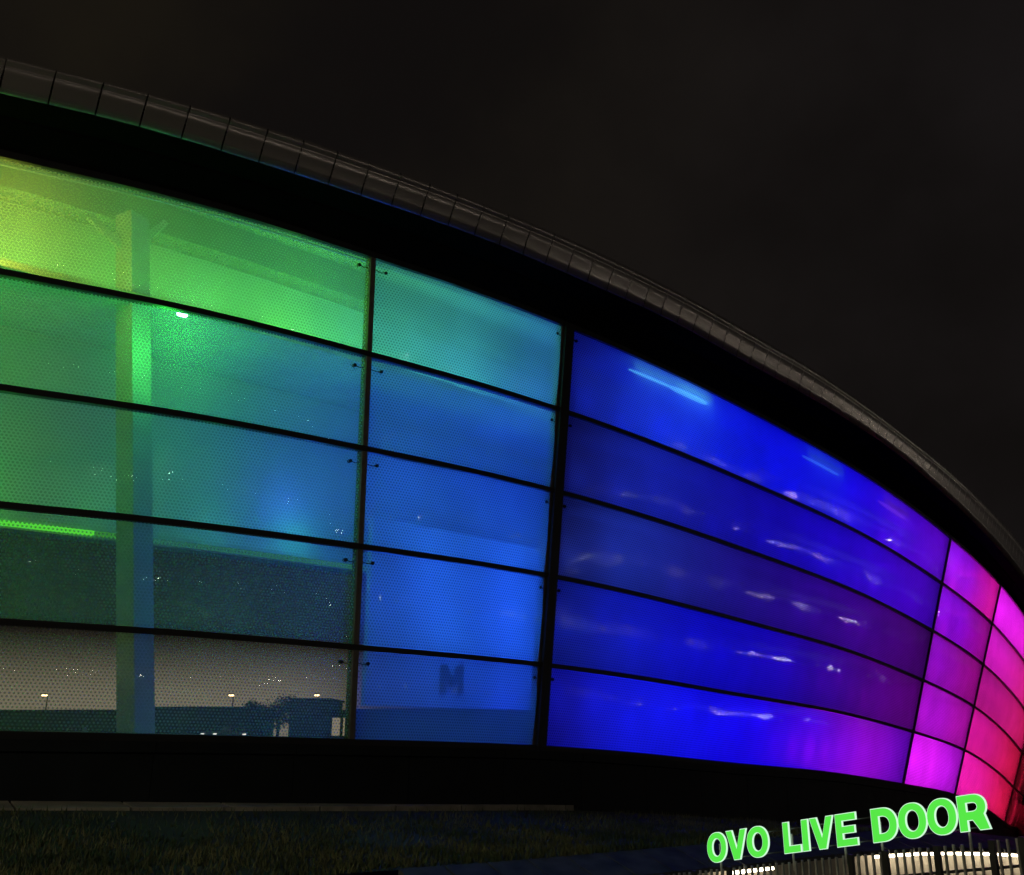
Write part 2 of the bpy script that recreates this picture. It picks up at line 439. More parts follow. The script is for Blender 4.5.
# added unseen boxes behind the dense bays keep each row's light apart
def inner(q):
    b, u = bay_param(q)
    return (b, u+(1-u)*.095) if b == 3 else (b, u)
def boxback(q):
    b, u = inner(q); r_ = [bay_pt(b, u, v)-bay_n(b, u, v)*1.7 for v in (-.005, 1.005)]
    n = bay_n(b, u, .5)
    return [r_[0], r_[1], r_[1]-n*.1, r_[0]-n*.1]
Q3 = [q for q in QS if q >= 3]
sweep('row_baffle_back', Q3, boxback, MAT['wall'], smooth=False)
for r in range(NR+1):
    def shelf(q, r=r):
        b, u = bay_param(q); v = VL(r, b, u); p = bay_pt(b, u, v); n = bay_n(b, u, v); up = Vector((0, 0, .02))
        b2, u2 = inner(q); p2 = bay_pt(b2, u2, v)-bay_n(b2, u2, v)*1.69
        return [p-n*.11-up, p-n*.11+up, p2+up, p2-up]
    sweep('row_baffle_shelf', Q3, shelf, MAT['wall'], smooth=False)
for k in range(3, NB+1):
    b, u = (k, 0) if k < NB else (NB-1, 1)
    t = (bay_pt(b, min(1, u+.002), .5)-bay_pt(b, max(0, u-.002), .5)).normalized()*.02
    v = []
    for tt in (-1, 1):
        for vv in (0.002, .998):
            p = bay_pt(b, u, vv); n = bay_n(b, u, vv)
            if k == 3: p2 = bay_pt(3, .095, vv)-bay_n(3, .095, vv)*1.68
            else: p2 = p-n*1.68
            v += [p-n*.13+t*tt, p2+t*tt]
    mesh('row_baffle_end', v, [(0, 1, 3, 2), (4, 6, 7, 5), (0, 4, 5, 1), (2, 3, 7, 6), (0, 2, 6, 4), (1, 5, 7, 3)], MAT['wall'], arena)

# ------------------------------------------------------------------ coloured LED floods inside the facade
LK = 1.0
nl = 0
def led(b, r, u, rgb, d=1.0, k=1.0, rad=.22, dv=0.0):
    """r counts rows from the top (1..5) as seen; colour is the sRGB tone the flood throws on the film"""
    global nl
    vv = (NR-r+.5+dv)/NR
    p = bay_pt(b, u, vv)-bay_n(b, u, vv)*d
    c = lin(rgb); e = max(c)
    l = bpy.data.lights.new('led_flood', 'POINT'); l.energy = e*k*LK*d*d*100; l.color = tuple(x/e for x in c); l.shadow_soft_size = rad
    o = bpy.data.objects.new('led_flood', l); COL.objects.link(o); o.location = p; nl += 1
    return o
UP = 9.0; LO = 6.2
WASH = [(-5, UP, 2.3, (205, 200, 70), .7), (-2.2, UP, 2.7, (165, 212, 65), .6), (-.4, UP, 2.7, (120, 210, 70), .42), (1.4, UP, 2.5, (80, 195, 60), .42),
        (3.6, UP, 2.3, (70, 205, 55), .7), (5.6, UP, 2.3, (85, 225, 55), .9), (7.4, UP, 2.3, (70, 200, 80), .7),
        (9.3, UP, 2.3, (60, 190, 165), .6), (11.3, UP, 2.3, (65, 195, 195), .65), (13.6, UP, 2.3, (45, 115, 215), .6), (15.6, UP, 2.3, (40, 90, 225), .6),
        (-5, LO, 2.2, (24, 130, 42), .10), (-2, LO, 2.2, (24, 130, 42), .10), (.5, LO, 2.2, (20, 115, 55), .08), (2.6, LO, 2.2, (16, 80, 100), .06),
        (4.8, LO, 2.2, (12, 60, 125), .085), (7.0, LO, 2.2, (12, 55, 140), .09), (9.2, LO, 2.2, (18, 66, 190), .4), (11.5, LO+.3, 2.2, (18, 60, 210), .45), (14, LO+.3, 2.2, (14, 44, 205), .4),
        (-4, 6.75, 1.8, (60, 220, 60), .05), (-1.4, 6.75, 1.8, (60, 220, 60), .05), (3.8, 6.7, 1.8, (50, 215, 90), .05), (6.2, 6.7, 1.8, (45, 200, 110), .05), (-3.5, 4.3, 2.9, (60, 220, 60), .10), (-.9, 4.2, 2.95, (60, 235, 50), .24), (1.6, 4.3, 2.9, (50, 190, 70), .06), (4.2, 4.25, 2.95, (40, 160, 130), .08), (6.2, 4.25, 2.95, (40, 190, 140), .14),
        (5.9, 4.9, 2.6, (35, 70, 230), .42),
        (9.2, 3.9, 1.0, (30, 105, 240), .42), (11.8, 3.9, 1.0, (24, 80, 232), .38), (9.4, 2.4, 1.0, (30, 105, 240), .36), (12, 2.4, 1.0, (24, 78, 232), .32),
        (-.5, 6.4, 1.2, (40, 180, 55), .08), (-.4, 3.4, 1.2, (35, 165, 60), .06), (3.3, 6.6, 1.7, (50, 190, 100), .13), (3.3, 4.4, 1.7, (45, 185, 100), .13), (3.3, 1.8, 1.7, (45, 175, 100), .12)]  # green lamps added beside the column to light its faces
T1 = {1: [(.60, (150, 190, 65)), (.72, (70, 160, 55)), (.92, (75, 190, 65))], 2: [(.62, (60, 165, 60)), (.86, (38, 130, 90)), (.93, (35, 105, 115))],
      3: [(.62, (34, 115, 55)), (.69, (28, 90, 65)), (.92, (18, 55, 110))], 4: [(.62, (30, 100, 55)), (.86, (18, 52, 85)), (.93, (16, 40, 95))], 5: [(.58, (80, 74, 52)), (.70, (80, 74, 52)), (.82, (80, 74, 54)), (.94, (80, 74, 56))]}  # bottom row: warm grey floods added as a haze veil over the skyline
T2 = {1: [(.15, (55, 165, 165)), (.45, (60, 185, 205)), (.82, (30, 80, 220))],
      2: [(.2, (18, 58, 160)), (.7, (16, 52, 190))],
      3: [(.18, (30, 92, 242)), (.7, (18, 58, 228))],
      4: [(.25, (26, 86, 248)), (.75, (16, 54, 228))],
      5: [(.25, (28, 60, 185)), (.75, (28, 60, 190))]}
# concourse: washers on the inner wall above and below the gallery slab (s along the wall, height z)
def wash(s, z, off, rgb, k, rad=.15):
    c = lin(rgb); e = max(c)
    l = bpy.data.lights.new('wall_washer', 'POINT'); l.energy = e*k*100; l.color = tuple(x/e for x in c); l.shadow_soft_size = rad
    o = bpy.data.objects.new('wall_washer', l); COL.objects.link(o); o.location = pt(s, -off, z)
for s, z, off, c, k in WASH: wash(s, z, off, c, k)
for r, lst in T1.items():
    for u, c in lst: led(1, r, u, c, 1.0, .33 if r < 2 else .22 if r == 2 else .13 if r < 5 else .17)
for r, lst in T2.items():
    for u, c in lst: led(2, r, u, c, .95, .42 if r in (3, 4) else .30)
led(1, 2, .768, (60, 245, 80), .65, 1.5, .2, .12)
led(1, 2, .553, (60, 235, 60), .42, 1.6, .10, .30)
led(1, 1, .60, (215, 205, 60), .8, .5)
# bay 3: eight floods in each box
T3 = {1: [(12, 36, 232), (6, 26, 242), (0, 8, 245), (0, 0, 248), (4, 0, 252), (16, 0, 250), (50, 0, 245), (78, 8, 240)],
      2: [(20, 44, 165), (12, 24, 155), (10, 4, 145), (10, 0, 165), (18, 0, 190), (28, 0, 205), (48, 0, 208), (52, 0, 205)],
      3: [(22, 50, 165), (18, 30, 135), (20, 8, 118), (24, 2, 122), (34, 0, 138), (46, 0, 145), (48, 0, 125), (50, 2, 115)],
      4: [(14, 40, 190), (6, 12, 200), (2, 0, 205), (10, 0, 195), (30, 0, 165), (48, 0, 148), (64, 0, 140), (70, 2, 138)],
      5: [(12, 30, 222), (14, 24, 248), (0, 0, 250), (0, 0, 250), (18, 0, 248), (105, 6, 238), (150, 16, 242), (72, 4, 222)]}
KB = .36
for r, lst in T3.items():
    for i in range(15):
        f_ = min(6.999, max(0, (i+.5)/15*8-.5)); j = int(f_); g = f_-j
        c = tuple(a*(1-g)+b_*g for a, b_ in zip(lst[j], lst[j+1]))
        if f_ > 3: c = (c[0]*(1+.12*(f_-3)), c[1], c[2])
        led(3, r, .045+.94*i/14.4, c, 1.3, KB*(.70 if r in (2, 3) else .58)*(1+.25*math.sin(i*2.3+r*1.7)), rad=.5, dv=(-.22 if r == 5 and 9 <= i <= 12 else .12*math.sin(i*1.9+r)))
T4 = {1: [(135, 18, 240), (115, 8, 220), (160, 10, 150), (235, 25, 165)],
      2: [(125, 8, 220), (115, 4, 215), (135, 4, 160), (160, 8, 135)],
      3: [(125, 8, 195), (130, 8, 165), (140, 8, 135), (150, 8, 125)],
      4: [(155, 12, 200), (155, 12, 200), (170, 14, 170), (165, 14, 150)],
      5: [(225, 26, 250), (235, 30, 255), (190, 18, 235), (170, 16, 205)]}
for r, lst in T4.items():
    for i, c in enumerate(lst): led(4, r, (i+.5)/4, c, 1.15, KB*1.75, rad=.5)
T5 = {1: [(240, 30, 255), (238, 32, 245), (225, 35, 180), (230, 35, 120)],
      2: [(200, 22, 195), (215, 30, 180), (228, 36, 150), (225, 25, 90)],
      3: [(155, 14, 130), (190, 22, 135), (222, 32, 130), (215, 25, 90)],
      4: [(205, 20, 160), (210, 24, 135), (225, 26, 95), (220, 25, 70)],
      5: [(240, 28, 190), (240, 28, 155), (235, 26, 95), (230, 25, 70)]}
for r, lst in T5.items():
    for i in range(8):
        f_ = min(2.999, max(0, (i+.5)/2-.5)); j = int(f_); g = f_-j
        led(5, r, (i+.5)/8, tuple(a*(1-g)+b_*g for a, b_ in zip(lst[j], lst[j+1])), 1.25, KB*1.5, rad=.5)
for r in range(1, 6):
    for u in (.2, .6): led(6, r, u, (225, 30, 70), 1.2, KB*2)

# visible fittings: bright tubes under the head of the long bay, one flood lamp by the column
MAT['tube_cyan'] = glow('cyan lit tube', (.10, .55, 1.0), 2.4)
MAT['tube_blue'] = glow('blue lit tube', (.06, .25, 1.0), 1.6)
MAT['tube_violet'] = glow('violet lit tube', (.35, .06, 1.0), 1.1)
MAT['flood'] = glow('cyan white flood', (.45, .95, 1.0), 14)
for u0, u1, dv0, dv1, rad, mk in ((.10, .168, .962, .964, .042, 'tube_cyan'), (.169, .236, .964, .965, .068, 'tube_cyan'), (.46, .56, .955, .955, .045, 'tube_blue'), (.70, .80, .95, .95, .06, 'tube_violet')):
    m = MB(); pts = []
    for i in range(7):
        u = u0+(u1-u0)*i/6; v = dv0+(dv1-dv0)*i/6
        pts.append(bay_pt(3, u, v)-bay_n(3, u, v)*.13)
    rr = [rad*.55, rad*.95, rad, rad, rad, rad, rad*.75]
    m.tube(pts, rr, 8); m.build('light_tube', MAT[mk], arena, True)
fx = bay_pt(1, .782, .788)-bay_n(1, .782, .788)*.5
m = MB(); m.box(fx, (.17, .09, .075), R(38), .01); m.build('flood_lamp', MAT['flood'], arena)
m = MB(); m.beam(fx+Vector((0, .03, .06)), fx+Vector((0, .05, .16)), .03, .03); m.build('lamp_bracket', MAT['black'], arena)

# capital letter fixed to the low inner wall of the second bay
pm = pt(9.72, -1.985, 1.24); th = base(9.72)[2]
m = MB(); H, Wd, st = .60, .64, .115
out2 = [(0, 0), (0, H), (st*1.2, H), (Wd/2, H*.50), (Wd-st*1.2, H), (Wd, H), (Wd, 0), (Wd-st, 0), (Wd-st, H*.70), (Wd/2+.02, H*.24), (Wd/2-.02, H*.24), (st, H*.70), (st, 0)]
ex = Vector((math.cos(th), math.sin(th), 0)); en = Vector((math.sin(th), -math.cos(th), 0))
v = [pm+ex*(x-Wd/2)+Vector((0, 0, z-H/2))+en*o for o in (.08, .0) for x, z in out2]; n = len(out2)
me_f = [tuple(range(n))[::-1], tuple(range(n, 2*n))] + [(i, (i+1) % n, n+(i+1) % n, n+i) for i in range(n)]
mo = mesh('wall_letter', v, me_f, surf('slate grey letter', (.09, .09, .10), .6))
tag(mo, 'dark capital letter M standing off the blue lit wall low in the facade', 'sign letter')

# ------------------------------------------------------------------ ground, lawn, retaining wall
CS = [-18, -8, 0, 5, 12, 20, 30, 45, 60, 80, 100]
CX = [-15, -7.6, -3.3, -.42, 2.68, 6.8, 13, 24, 34, 42, 46]; CY = [4.2, 9.0, 11.7, 13.5, 15.5, 18.2, 22.5, 33, 48, 75, 98]
CZ = [-1.5, -1.53, -1.56, -1.58, -1.57, -1.60, -2.3, -4.2, -6.2, -7.9, -8.2]
cop = lambda s: Vector((interp(s, CS, CX), interp(s, CS, CY), interp(s, CS, CZ)))
def lawn_pt(s, t):
    a = pt(s, .04+(lw(s) if s < 11.4 else .1), zled(s)-.10); b_ = cop(s)
    p = a.lerp(b_, t); p.z += .10*math.sin(t*math.pi)*(-1)+.03*math.sin(s*2.1+t*5)*math.sin(t*math.pi)
    return p
SL = [-17.5+i*.35 for i in range(0, 330)]; NT = 26
v = [lawn_pt(s, t/NT) for s in SL for t in range(NT+1)]
f = [(i*(NT+1)+j, i*(NT+1)+j+1, (i+1)*(NT+1)+j+1, (i+1)*(NT+1)+j) for i in range(len(SL)-1) for j in range(NT)]
tag(mesh('ground_bank', v, f, MAT['soil'], None, True), kind='structure')
# grass: short tufts of blades, ONE uncountable object
mg, nt, out = newmat('grass blades')
b_ = N(nt, 'ShaderNodeBsdfPrincipled'); tc = N(nt, 'ShaderNodeTexCoord'); nz = N(nt, 'ShaderNodeTexNoise'); nz.inputs['Scale'].default_value = .9; nz.inputs['Detail'].default_value = 5
cr = N(nt, 'ShaderNodeValToRGB'); cr.color_ramp.elements[0].color = (.035, .055, .018, 1); cr.color_ramp.elements[1].color = (.13, .13, .05, 1)
cr.color_ramp.elements[0].position = .38; cr.color_ramp.elements[1].position = .66
nt.links.new(tc.outputs['Object'], nz.inputs[0]); nt.links.new(nz.outputs['Fac'], cr.inputs[0]); nt.links.new(cr.outputs[0], b_.inputs['Base Color'])
b_.inputs['Roughness'].default_value = .7; nt.links.new(b_.outputs[0], out.inputs[0])
v, f = [], []
rg = random.Random(3)
for k in range(34000):
    s = -5+ (rg.random()**1.2)*27; t = rg.random()**.7
    p = lawn_pt(s, t)
    if math.sin(p.x*1.7+p.y*.9)+math.sin(p.y*2.3-p.x*.6) < -1.1 and rg.random() < .7: continue
    a = rg.random()*6.283; h = .04+.07*rg.random(); w = .008+.008*rg.random()
    dx, dy = math.cos(a)*w, math.sin(a)*w; lx, ly = rg.uniform(-.05, .05), rg.uniform(-.05, .05)
    o = len(v); v += [p+Vector((dx, dy, -.01)), p-Vector((dx, dy, .01)), p+Vector((lx, ly, h))]; f.append((o, o+1, o+2))
tag(mesh('grass', v, f, mg), 'dim rough grass on the bank in front of the dark plinth', 'grass', kind='stuff')

# big ground sheet to the horizon, lower in front and to the right
v, f = [], []
gx = [-2000, -600, -200, -80, -40, -20, -10, -5, 0, 5, 10, 15, 20, 30, 40, 60, 100, 250, 700, 2000]; gy = [-2000, -500, -150, -60, -25, -10, 0, 5, 10, 15, 20, 30, 45, 60, 80, 120, 200, 500, 1000, 2500]
def gz(x, y):
    t = max(0, min(1, (x-6)/26)); t = t*t*(3-2*t)
    return -3.6-4.6*t
for y in gy:
    for x in gx: v.append((x, y, gz(x, y)))
n = len(gx)
for j in range(len(gy)-1):
    for i in range(n-1): f.append((j*n+i, j*n+i+1, (j+1)*n+i+1, (j+1)*n+i))
tag(mesh('ground', v, f, MAT['dirt'], None, True), kind='structure')
# raised car park plateau beyond the arena
m = MB(); m.add([(-160, 34, -.42), (-2, 34, -.42), (30, 330, -.42), (-240, 330, -.42), (-160, 34, -4), (-2, 34, -4), (30, 330, -4), (-240, 330, -4)], [(0, 1, 2, 3), (0, 4, 5, 1), (1, 5, 6, 2), (2, 6, 7, 3), (3, 7, 4, 0)])
tag(m.build('car_park', MAT['dirt']), kind='structure')

wall = thing('retaining_wall', 'low cream lit retaining wall with smooth sloping coping stones beside the railing', 'wall', tuple(cop(12)-Vector((0, 0, 2.4))), world=True)
def fwd(s):
    d = cop(s+.2)-cop(s-.2); d.z = 0; d.normalize(); return Vector((d.y, -d.x, 0))
def rw(s):
    c = cop(s); n = fwd(s); g = -3.9-max(0, (s-14)*.24)
    return [c+n*.45+Vector((0, 0, -.2)), c-n*.05+Vector((0, 0, -.1)), c-n*.05+Vector((0, 0, g-c.z)), c+n*.45+Vector((0, 0, g-c.z))]
sweep('wall_face', [-17+i*.5 for i in range(0, 91)], rw, MAT['render'], wall, smooth=False)
s = 3.2
while s < 27:
    L = (cop(s+.1)-cop(s)).length/.1; e = s+.66/L
    def cp(q):
        c = cop(q); n = fwd(q); u = Vector((0, 0, 1))
        return [c+u*.012, c+n*.74-u*.20, c+n*.74-u*.262, c+n*.44-u*.19, c-n*.02-u*.07]
    sweep('coping_stone', [s+.016/L, e-.016/L], cp, MAT['coping'], wall, smooth=False)
    s = e
# warm strip lights tucked under the coping
MAT['strip'] = glow('warm strip lamp', (1.0, .86, .62), 15)
for a, b_ in ((12.1, 13.7), (17.6, 20.6), (20.7, 23.6), (23.7, 27.0)):
    pts = [cop(a+(b_-a)*i/6)+fwd(a+(b_-a)*i/6)*.715+Vector((0, 0, -.30)) for i in range(7)]
    m = MB(); m.tube(pts, .022, 6); m.build('strip_lamp', MAT['strip'], wall)

# ------------------------------------------------------------------ ramp, railing and lettering
P0 = Vector((2.281, 11.96, -1.402)); U = Vector((.58967, -.80767, 0)); SL_ = .1766   # unit plan direction, rise per metre
Uh = Vector((.58967, -.80767, 0)).normalized(); PN = Vector((-Uh.y, Uh.x, 0))*-1      # towards the camera side
if PN.y > 0: PN = -PN
def rp(t, z=0., off=0.): return P0+Uh*t+Vector((0, 0, SL_*t+z))+PN*off
m = MB(); a0, a1 = -5.5, 9.5
vv = [rp(a0, -1.30, -.35), rp(a0, -1.30, 1.9), rp(a1, -1.30, 1.9), rp(a1, -1.30, -.35)]
vv += [p-Vector((0, 0, .25)) for p in vv]
m.add(vv, [(0, 1, 2, 3), (7, 6, 5, 4), (0, 4, 5, 1), (1, 5, 6, 2), (2, 6, 7, 3), (3, 7, 4, 0)])
tag(m.build('ramp_path', MAT['dirt']), kind='structure')
ftop = lambda t: -.06-.0085*max(0, t)*1.0
rail = thing('railing', 'grey vertical bar railing with black posts carrying the green letters', 'railing', tuple(rp(-1.5, -1.3)), world=True)
posts = [-1.9, -.78, .34, .95, 1.93, 2.33, 2.93, 3.37, 3.72, 4.3, 4.9]
posts = [-1.85, -1.31, -.77, -.23, .31, 1.93, 2.33, 2.88, 3.42, 3.70, 4.25]
t = -2.3; bars = 0
while t < 4.75:
    if min(abs(t-p) for p in posts) > .05:
        m = MB(); j = random.uniform(-.006, .006)
        m.beam(rp(t, -1.28, 0), rp(t, ftop(t)+j, 0), .019, .024, up=tuple(PN)); m.build('bar', MAT['fence'], rail); bars += 1
    t += .0862
for p in posts:
    m = MB(); m.beam(rp(p, -1.295, .01), rp(p, ftop(p)+.01, .01), .052, .045, up=tuple(PN)); m.build('post', MAT['fencepost'], rail)
for dz in (-.22, -1.15):
    m = MB(); m.beam(rp(-2.4, ftop(-2.4)+dz, -.035), rp(4.85, ftop(4.85)+dz, -.035), .03, .025); m.build('rail', MAT['fencepost'], rail)

sign = thing('lettering_sign', 'glowing green capital letters with white edges reading OVO LIVE DOOR above the railing', 'sign', tuple(rp(1.7, 0)), world=True)
MAT['green'] = glow('green letter face', lin((88, 232, 72)), 1.0)
MAT['white_edge'] = glow('white letter edge', (.66, 1.0, .72), 1.0)
LH = .325
def ell(cx, cy, rx, ry, n=40, a0=0, a1=360, p=2.15):
    o = []
    for i in range(n):
        a = R(a0+(a1-a0)*i/(n if abs(a1-a0) == 360 else n-1)); c, s_ = math.cos(a), math.sin(a)
        o.append((cx+rx*math.copysign(abs(c)**(2/p), c), cy+ry*math.copysign(abs(s_)**(2/p), s_)))
    return o
def glyph(ch):
    """outline loops (outer, holes) in a box one wide by one high, heavy grotesque capitals"""
    if ch == 'O': return [ell(.5, .5, .52, .515)], [ell(.5, .5, .255, .31)]
    if ch == 'V': return [[(-.04, 1), (.27, 1), (.5, .36), (.74, 1), (1.04, 1), (.655, 0), (.335, 0)]], []
    if ch == 'L': return [[(0, 0), (0, 1), (.33, 1), (.33, .23), (1, .23), (1, 0)]], []
    if ch == 'I': return [[(.06, 0), (.06, 1), (.82, 1), (.82, 0)]], []
    if ch == 'E': return [[(0, 0), (0, 1), (.98, 1), (.98, .78), (.31, .78), (.31, .61), (.90, .61), (.90, .39), (.31, .39), (.31, .22), (1, .22), (1, 0)]], []
    if ch == 'D': return [[(0, 0), (0, 1)]+ell(.42, .5, .58, .5, 24, 90, -90)], [[(.28, .24), (.28, .76)]+ell(.42, .5, .30, .26, 16, 90, -90)]
    if ch == 'R': return [[(0, 0), (0, 1)]+ell(.50, .655, .46, .345, 18, 90, -38)+[(1.02, 0), (.68, 0), (.47, .29), (.28, .29), (.28, 0)]], [[(.28, .53), (.28, .78)]+ell(.50, .655, .17, .125, 12, 90, -90)]
def offs(loop, d):
    """offset a loop outwards by d (mitred)"""
    n = len(loop); ar = sum(loop[i][0]*loop[(i+1) % n][1]-loop[(i+1) % n][0]*loop[i][1] for i in range(n))
    sg = 1 if ar > 0 else -1; o = []
    for i in range(n):
        p0, p1, p2 = Vector(loop[i-1]), Vector(loop[i]), Vector(loop[(i+1) % n])
        a = p1-p0; b = p2-p1
        if a.length < 1e-6 or b.length < 1e-6: o.append(tuple(p1)); continue
        a.normalize(); b.normalize(); n1 = Vector((a.y, -a.x))*sg; n2 = Vector((b.y, -b.x))*sg
        m = (n1+n2); 
        if m.length < .2: m = n1
        else: m = m.normalized()/max(.45, m.normalized().dot(n1))
        o.append(tuple(p1+m*d))
    return o
def letter(ch, t0, t1):
    w = t1-t0-.018; lo, ho = glyph(ch)
    sc = lambda lp: [(x*w, y*(LH-.018)) for x, y in lp]
    lo = [offs(sc(l), -.0035) for l in lo]; ho = [offs(sc(l), .002) for l in ho]
    e = .007
    def solid(name, loops, holes, d0, d1, mat, par):
        cu = bpy.data.curves.new(name, 'CURVE'); cu.dimensions = '2D'; cu.fill_mode = 'BOTH'; cu.extrude = (d1-d0)/2
        for l in loops+holes:
            sp = cu.splines.new('POLY'); sp.points.add(len(l)-1); sp.use_cyclic_u = True
            for q, p in zip(sp.points, l): q.co = (p[0], p[1], 0, 1)
        ob = bpy.data.objects.new(name, cu); COL.objects.link(ob)
        dg = bpy.context.evaluated_depsgraph_get(); me = bpy.data.meshes.new_from_object(ob.evaluated_get(dg)); bpy.data.objects.remove(ob)
        me.materials.clear()
        sh = rp(t0+.009, .009+.004, 0)
        for vx in me.vertices:
            x, y, z = vx.co
            q = P0+Uh*(t0+.009+x)+Vector((0, 0, SL_*(t0+.009+x)+.012+y))+PN*(.02+(d0+d1)/2+z)
            vx.co = q
        me.name = name
        o = link(name, me, mat, par)
        return o
    body = solid('letter', [offs(l, e) for l in lo], [offs(h, -e) for h in ho], 0.0, .022, MAT['white_edge'], sign)
    fc = solid('letter_face', lo, ho, .0225, .027, MAT['green'], body)
    fc.location = (0, 0, 0)
for ch, a, b_ in (('O', .02, .318), ('V', .322, .612), ('O', .618, .926), ('L', 1.123, 1.361), ('I', 1.365, 1.487), ('V', 1.49, 1.774), ('E', 1.80, 2.065), ('D', 2.225, 2.524), ('O', 2.528, 2.834), ('O', 2.838, 3.141), ('R', 3.15, 3.45)):
    letter(ch, a, b_)
for dz in (.035, .25):
    m = MB(); m.beam(rp(-.02, dz, -.005), rp(3.40, dz, -.005), .012, .012); m.build('mounting_rail', MAT['fencepost'], sign)
for t in (.17, 1.20, 1.86, 2.29, 3.21):
    m = MB(); m.beam(rp(t, -.16, -.015), rp(t, .2, -.015), .018, .018, up=tuple(PN)); m.build('sign_post', MAT['fence'], sign)

# ------------------------------------------------------------------ far side seen through the bottom row of film
def px(x, Y): return (x-512)/950*Y*.966      # only used to look up where far things stand
MAT['lamp'] = glow('warm street lamp glass', (1.0, .66, .28), 7)
def lamp_proto():
    t = thing('street_lamp', 'warm street lamp beyond the arena at the left edge', 'street lamp', (0, 0, 0), 0, 'street lamps beyond the arena')
    m = MB(); m.tube([(0, 0, 0), (0, 0, 2.5), (0, 0, 4.72)], [.10, .08, .05], 8); m.build('pole', MAT['fencepost'], t)
    m = MB(); m.tube([(0, 0, 4.7), (.0, -.25, 4.82), (0, -.75, 4.86)], .04, 6); m.build('arm', MAT['fencepost'], t)
    m = MB(); m.box((0, -.75, 4.90), (.6, .4, .10), 0, .03); m.build('lamp_housing', MAT['fencepost'], t)
    m = MB(); m.box((0, -.75, 4.76), (.55, .36, .16), 0, .05); m.build('lamp_glass', MAT['lamp'], t)
    return t
def far(x, Y): return (x-512)/950*(Y*.954+.0)
L0 = lamp_proto()
for i, (x, Y, lab) in enumerate(((42, 108, 'warm street lamp shining left of the leaning column'), (230, 108, 'warm street lamp shining above the low dark roofline'), (316, 108, 'warm street lamp shining beside the dark trees'))):
    if i == 0: L0.location = (far(x, Y), Y, -.42); L0['label'] = lab
    else: dup(L0, (far(x, Y), Y, -.42), 0, lab)

def far_building(name, lab, x0, x1, Y, dep, ytop, rows=0, lit=None):
    X0, X1 = far(x0, Y), far(x1, Y); zt = (737-ytop)/950*Y*.95
    t = thing(name, lab, 'building', ((X0+X1)/2, Y, -.42), group=None)
    W, Hh = X1-X0, zt+.42
    m = MB(); m.box((0, dep/2, Hh/2), (W, dep, Hh)); m.build('wall', MAT['dark'], t)
    m = MB(); m.box((0, dep/2, Hh+.1), (W+.5, dep+.5, .2)); m.build('roof', MAT['soffit'], t)
    return t, W, Hh
far_building('long_shed', 'long low dark shed along the skyline left of the column', -260, 128, 150, 12, 712)
far_building('low_building', 'low dark flat roofed building between column and trees', 130, 250, 145, 14, 709)
t, W, Hh = far_building('dark_block', 'taller dark block under the right hand street lamp', 288, 327, 122, 10, 701)
MAT['litwin'] = glow('lit far window', (1.0, .82, .5), .32)
t, W, Hh = far_building('small_building', 'small pale building with lit windows beside the mullion', 330, 352, 100, 8, 713)
for i in range(2):
    m = MB(); m.box((-W*.25+i*W*.5, -.03, Hh*.50), (W*.36, .05, Hh*.62)); wv_ = m.build('window', MAT['litwin'], t)
t, W, Hh = far_building('terminal_block', 'long dark building behind the blue panel below the letter', 353, 545, 140, 16, 711)
# dark trees beside the block
def far_tree(x, Y, h, cw, lab, seed):
    rg = random.Random(seed)
    t = thing('tree', lab, 'tree', (far(x, Y), Y, -.42), 0, 'dark trees beyond the arena')
    m = MB(); m.tube([(0, 0, 0), (.1, 0, h*.3), (0, .1, h*.7)], [.22, .16, .06], 7)
    for k in range(4):
        a = rg.random()*6.28; m.tube([(0, 0, h*(.3+.1*k)), (math.cos(a)*cw*.3, math.sin(a)*cw*.3, h*(.5+.1*k))], [.08, .03], 5)
    m.build('trunk', MAT['bark'], t)
    v, f = [], []
    cl = [(rg.uniform(-cw/2, cw/2), rg.uniform(-cw/2, cw/2), h*rg.uniform(.3, .85), rg.uniform(.5, 1.1)) for _ in range(18)]
    for cx, cy, cz, cr_ in cl:
        for _ in range(110):
            p = Vector((cx+rg.gauss(0, cr_*.5), cy+rg.gauss(0, cr_*.5), max(.4, cz+rg.gauss(0, cr_*.4)))); a = Vector((rg.uniform(-1, 1), rg.uniform(-1, 1), rg.uniform(-1, 1)))*.16; b_ = Vector((rg.uniform(-1, 1), rg.uniform(-1, 1), rg.uniform(-1, 1)))*.16
            o = len(v); v += [p, p+a, p+a+b_, p+b_]; f.append((o, o+1, o+2, o+3))
    mesh('crown', v, f, MAT['leafdark'], t)
far_tree(262, 112, 4.6, 3.2, 'dark bushy tree at the left of the dark clump', 1)
far_tree(277, 115, 5.4, 3.0, 'taller dark tree rising in the middle of the clump', 2)
far_tree(300, 113, 4.5, 3.0, 'dark rounded tree nearest the taller block', 3)
